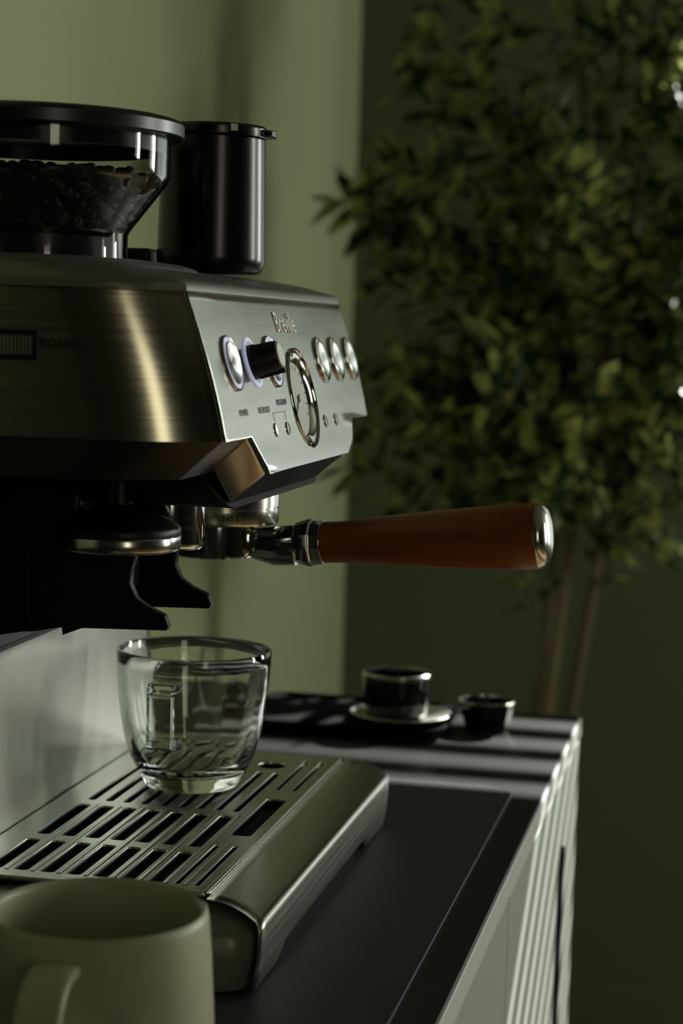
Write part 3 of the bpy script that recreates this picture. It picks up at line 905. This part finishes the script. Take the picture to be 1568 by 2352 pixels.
for i, (r, z, _) in enumerate(pth):
    a = Vector((pth[max(0, i - 1)][0], pth[max(0, i - 1)][1])); c = Vector((pth[min(len(pth) - 1, i + 1)][0], pth[min(len(pth) - 1, i + 1)][1]))
    t = (c - a).normalized(); nn = Vector((t.y, -t.x))
    ring = []
    for k in range(16):
        q = 2 * PI * k / 16
        u_ = math.copysign(abs(math.cos(q)) ** 0.5, math.cos(q)) * 0.0088
        v_ = math.copysign(abs(math.sin(q)) ** 0.7, math.sin(q)) * 0.0030
        P = Vector((r, z + 0.0105)) + nn * v_
        ring.append(Vector((mx_, my_, ZM)) + hd * P.x + hs * u_ + Vector((0, 0, P.y)))
    rings.append(ring)
loft(bm, rings)
h_ = finish(bm, 'handle', 'mug', mg, angle=70)
ss = h_.modifiers.new('smooth', 'SUBSURF'); ss.levels = ss.render_levels = 2

# ------------------------------------------------------------------ things at the back of the counter
bm = bmesh.new()
ro = rrect(-0.165, -0.008, 0.560, 0.676, 0.02)
rings = [[(x, y, z) for x, y in [( -0.0865 + (x_ + 0.0865) * s, 0.618 + (y_ - 0.618) * s) for x_, y_ in ro]] for z, s in ((0.0003, 0.94), (0.004, 0.97), (0.0075, 1.0), (0.0085, 0.99), (0.0060, 0.93), (0.0058, 0.90))]
loft(bm, rings)  # black tray added to make the unlit area around the cup
tag(finish(bm, 'dark_area_tray', 'shade_black', None, angle=50), 'low black tray added for the dark area at the back end of the worktop', 'tray')
sa = lathe('saucer', 'silver', None, [(0, 0.0), (0.020, 0.0), (0.024, 0.0010), (0.036, 0.0045), (0.0375, 0.0056), (0.0365, 0.0060), (0.023, 0.0024), (0, 0.0020)], 56, T(-0.046, 0.610, 0.0060))
tag(sa, 'saucer beneath the dark cup, made bright in place of a caustic', 'saucer')
cu = thing('dark_cup', (-0.050, 0.612, 0.0082), 'small dark glossy cup with metal rim on the bright saucer', 'cup')
lathe('cup_wall', 'amber', cu, [(0, 0.0), (0.0200, 0.0), (0.0228, 0.0012), (0.0240, 0.0050), (0.0250, 0.0250), (0.0252, 0.0300), (0.0236, 0.0300), (0.0225, 0.0060), (0, 0.0040)], 56, T(-0.050, 0.612, 0.0082), cap=False, angle=50)
lathe('metal_rim', 'chrome_soft', cu, [(0.0254, 0.0290), (0.0258, 0.0300), (0.0256, 0.0325), (0.0246, 0.0332), (0.0234, 0.0325), (0.0234, 0.0300)], 56, T(-0.050, 0.612, 0.0082), cap=False)
ds = thing('pressed_glass_dish', (0.004, 0.628, 0.0005), 'low dark glass dish to the right of the dark cup', 'dish')
lathe('bowl', 'amber', ds, [(0, 0), (0.014, 0.0), (0.0160, 0.0010), (0.0190, 0.0110), (0.0205, 0.0205), (0.0195, 0.0208), (0.0175, 0.0110), (0.013, 0.0030), (0, 0.0025)], 12, T(0.0155, 0.628, 0.0002), cap=False, angle=12)
lathe('rim', 'chrome_soft', ds, [(0.0204, 0.0200), (0.0210, 0.0208), (0.0206, 0.0218), (0.0194, 0.0216), (0.0193, 0.0206)], 40, T(0.0155, 0.628, 0.0002), cap=False)

# ------------------------------------------------------------------ potted tree beyond the counter
PX, PY = -0.030, 1.80
PX = -0.17
tree = thing('potted_tree', (PX, PY, FL), 'leafy potted tree with slender stems standing behind the counter', 'plant')
pot = lathe('pot', 'pot', tree, [(0, 0), (0.10, 0), (0.105, 0.01), (0.125, 0.28), (0.132, 0.285), (0.132, 0.31), (0.120, 0.31), (0.115, 0.27), (0, 0.265)], 40, T(PX, PY, FL), cap=False)
lathe('soil', 'soil', pot, [(0.1155, 0.26), (0.1155, 0.272), (0, 0.278)], 32, T(PX, PY, FL))
rnd = random.Random(21)
stems = [
    [(-0.185, 1.80, -0.64), (-0.090, 1.80, -0.40), (-0.058, 1.80, -0.15), (-0.050, 1.80, 0.05), (-0.030, 1.80, 0.20), (-0.025, 1.80, 0.45), (-0.05, 1.79, 0.75), (-0.08, 1.78, 1.10)],
    [(-0.165, 1.79, -0.64), (-0.070, 1.785, -0.40), (-0.040, 1.78, -0.10), (-0.020, 1.78, 0.12), (0.02, 1.78, 0.35), (0.06, 1.80, 0.62), (0.09, 1.82, 1.05)],
    [(-0.145, 1.82, -0.64), (-0.045, 1.82, -0.38), (0.000, 1.82, -0.05), (0.015, 1.83, 0.10), (0.09, 1.86, 0.34), (0.17, 1.88, 0.60), (0.22, 1.90, 0.95)],
]
for i, st in enumerate(stems):
    tube('stem', 'trunk', tree, st, [0.0095 - 0.0062 * j / (len(st) - 1) for j in range(len(st))], 8)
def leaf_mesh():
    bm_ = bmesh.new()
    n = 6
    L_, W_ = 0.062, 0.0108
    mid, lf, rg_ = [], [], []
    for i in range(n + 1):
        t = i / n
        w = W_ * math.sin(PI * min(1, t * 0.98 + 0.02)) ** 0.8
        z = -0.010 * t * t
        mid.append(bm_.verts.new((0, L_ * t, z)))
        lf.append(bm_.verts.new((-w, L_ * t, z + 0.25 * w)))
        rg_.append(bm_.verts.new((w, L_ * t, z + 0.25 * w)))
    for i in range(n):
        bm_.faces.new((mid[i], mid[i + 1], lf[i + 1], lf[i]))
        bm_.faces.new((mid[i], rg_[i], rg_[i + 1], mid[i + 1]))
    me = bpy.data.meshes.new('leaf')
    bm_.to_mesh(me); bm_.free()
    me.polygons.foreach_set('use_smooth', [True] * len(me.polygons))
    me.materials.append(MT['leaf'])
    return me
LM = leaf_mesh()
def stem_point(st, z):
    for a, b_ in zip(st[:-1], st[1:]):
        if a[2] <= z <= b_[2]:
            t = (z - a[2]) / (b_[2] - a[2])
            return Vector(a).lerp(Vector(b_), t)
    return Vector(st[-1])
leaf_ms = []
tips = []
def twig(base, tip, rad=0.0022, leaves=True, gap=0.021):
    base, tip = Vector(base), Vector(tip)
    d = tip - base
    L_ = d.length
    sag = Vector((0, 0, -0.10 * L_))
    pts = [base, base.lerp(tip, 0.33) + sag * -0.4, base.lerp(tip, 0.67) + sag * -0.3, tip]
    tube('twig', 'trunk', tree, pts, [rad, rad * 0.8, rad * 0.6, rad * 0.35], 5)
    s = 0.25 * L_
    side = 1
    while s < L_:
        t = s / L_
        k_ = min(2, int(t * 3)); u = t * 3 - k_
        p = pts[k_].lerp(pts[k_ + 1], u)
        dd = (pts[k_ + 1] - pts[k_]).normalized()
        perp = dd.cross(Vector((rnd.uniform(-1, 1), rnd.uniform(-1, 1), rnd.uniform(-0.3, 1)))).normalized()
        for sg in (1, -1):
            yv = (dd * rnd.uniform(0.35, 0.9) + perp * sg * rnd.uniform(0.5, 1.0) + Vector((0, 0, rnd.uniform(-0.35, 0.25)))).normalized()
            xv = yv.cross(Vector((rnd.uniform(-0.6, 0.6), rnd.uniform(-0.6, 0.6), 1))).normalized()
            zv = xv.cross(yv)
            sc = rnd.uniform(0.75, 1.25)
            leaf_ms.append(frame(p, xv * sc, yv * sc, zv * sc))
        s += gap * rnd.uniform(0.8, 1.3)
# crown: twigs leave the stems and reach into the outline of the tree
for i in range(132):
    st = stems[rnd.choice((0, 0, 1, 1, 2, 2))]
    z = rnd.uniform(0.03, 0.95) ** 1.1
    b0 = stem_point(st, z * 0.95)
    a = rnd.uniform(0, 2 * PI)
    R_ = rnd.uniform(0.12, 0.30) * (0.75 + 0.45 * math.sin(min(1, z / 0.55) * PI / 2))
    tip = b0 + Vector((math.cos(a) * R_, math.sin(a) * R_ * 0.85, rnd.uniform(0.01, 0.20)))
    if tip.x < -0.33: tip.x = -0.33 + rnd.uniform(0, 0.05)
    if tip.x < -0.19 and tip.z > 0.52: tip.x = -0.20 + rnd.uniform(-0.04, 0.06)
    twig(b0, tip)
for tipx, tipz, bz in ((-0.345, 0.458, 0.31), (-0.31, 0.43, 0.27), (-0.30, 0.17, 0.10), (-0.25, 0.28, 0.15), (-0.22, 0.13, 0.08), (-0.19, 0.22, 0.08), (-0.24, 0.42, 0.22), (-0.16, 0.10, 0.05), (0.09, 0.06, 0.04), (0.12, 0.14, 0.06), (0.07, 0.22, 0.10), (0.10, 0.03, 0.02), (0.13, 0.30, 0.15),
                       (-0.345, 0.470, 0.30), (-0.30, 0.505, 0.33), (-0.265, 0.690, 0.48), (-0.275, 0.62, 0.42), (-0.29, 0.36, 0.20), (-0.31, 0.24, 0.12), (-0.33, 0.11, 0.06), (-0.27, 0.06, 0.05)):
    twig(stem_point(stems[0], bz), (tipx, 1.78, tipz), gap=0.018)
twig(stem_point(stems[0], -0.10), (-0.115, 1.76, 0.02), gap=0.03)
twig(stem_point(stems[2], -0.06), (0.035, 1.80, 0.03), gap=0.03)
order = sorted(range(len(leaf_ms)), key=lambda i: (leaf_ms[i].translation.y))
front = set(order[:300])
TI = T(PX, PY, FL)
bm = bmesh.new()
bases = [v.co.copy() for v in LM.vertices]
fidx = [tuple(p.vertices) for p in LM.polygons]
for i, m4 in enumerate(leaf_ms):
    if i in front:
        o = bpy.data.objects.new('leaf', LM)
        COL.objects.link(o)
        o.matrix_basis = m4
        setparent(o, tree)
    else:
        vs = [bm.verts.new(m4 @ c) for c in bases]
        for f in fidx: bm.faces.new([vs[j] for j in f])
me = bpy.data.meshes.new('foliage')
bm.to_mesh(me); bm.free()
fo = link(me, 'foliage', 'leaf', tree, angle=180)
fo['kind'] = 'stuff'
print('leaves', len(leaf_ms))
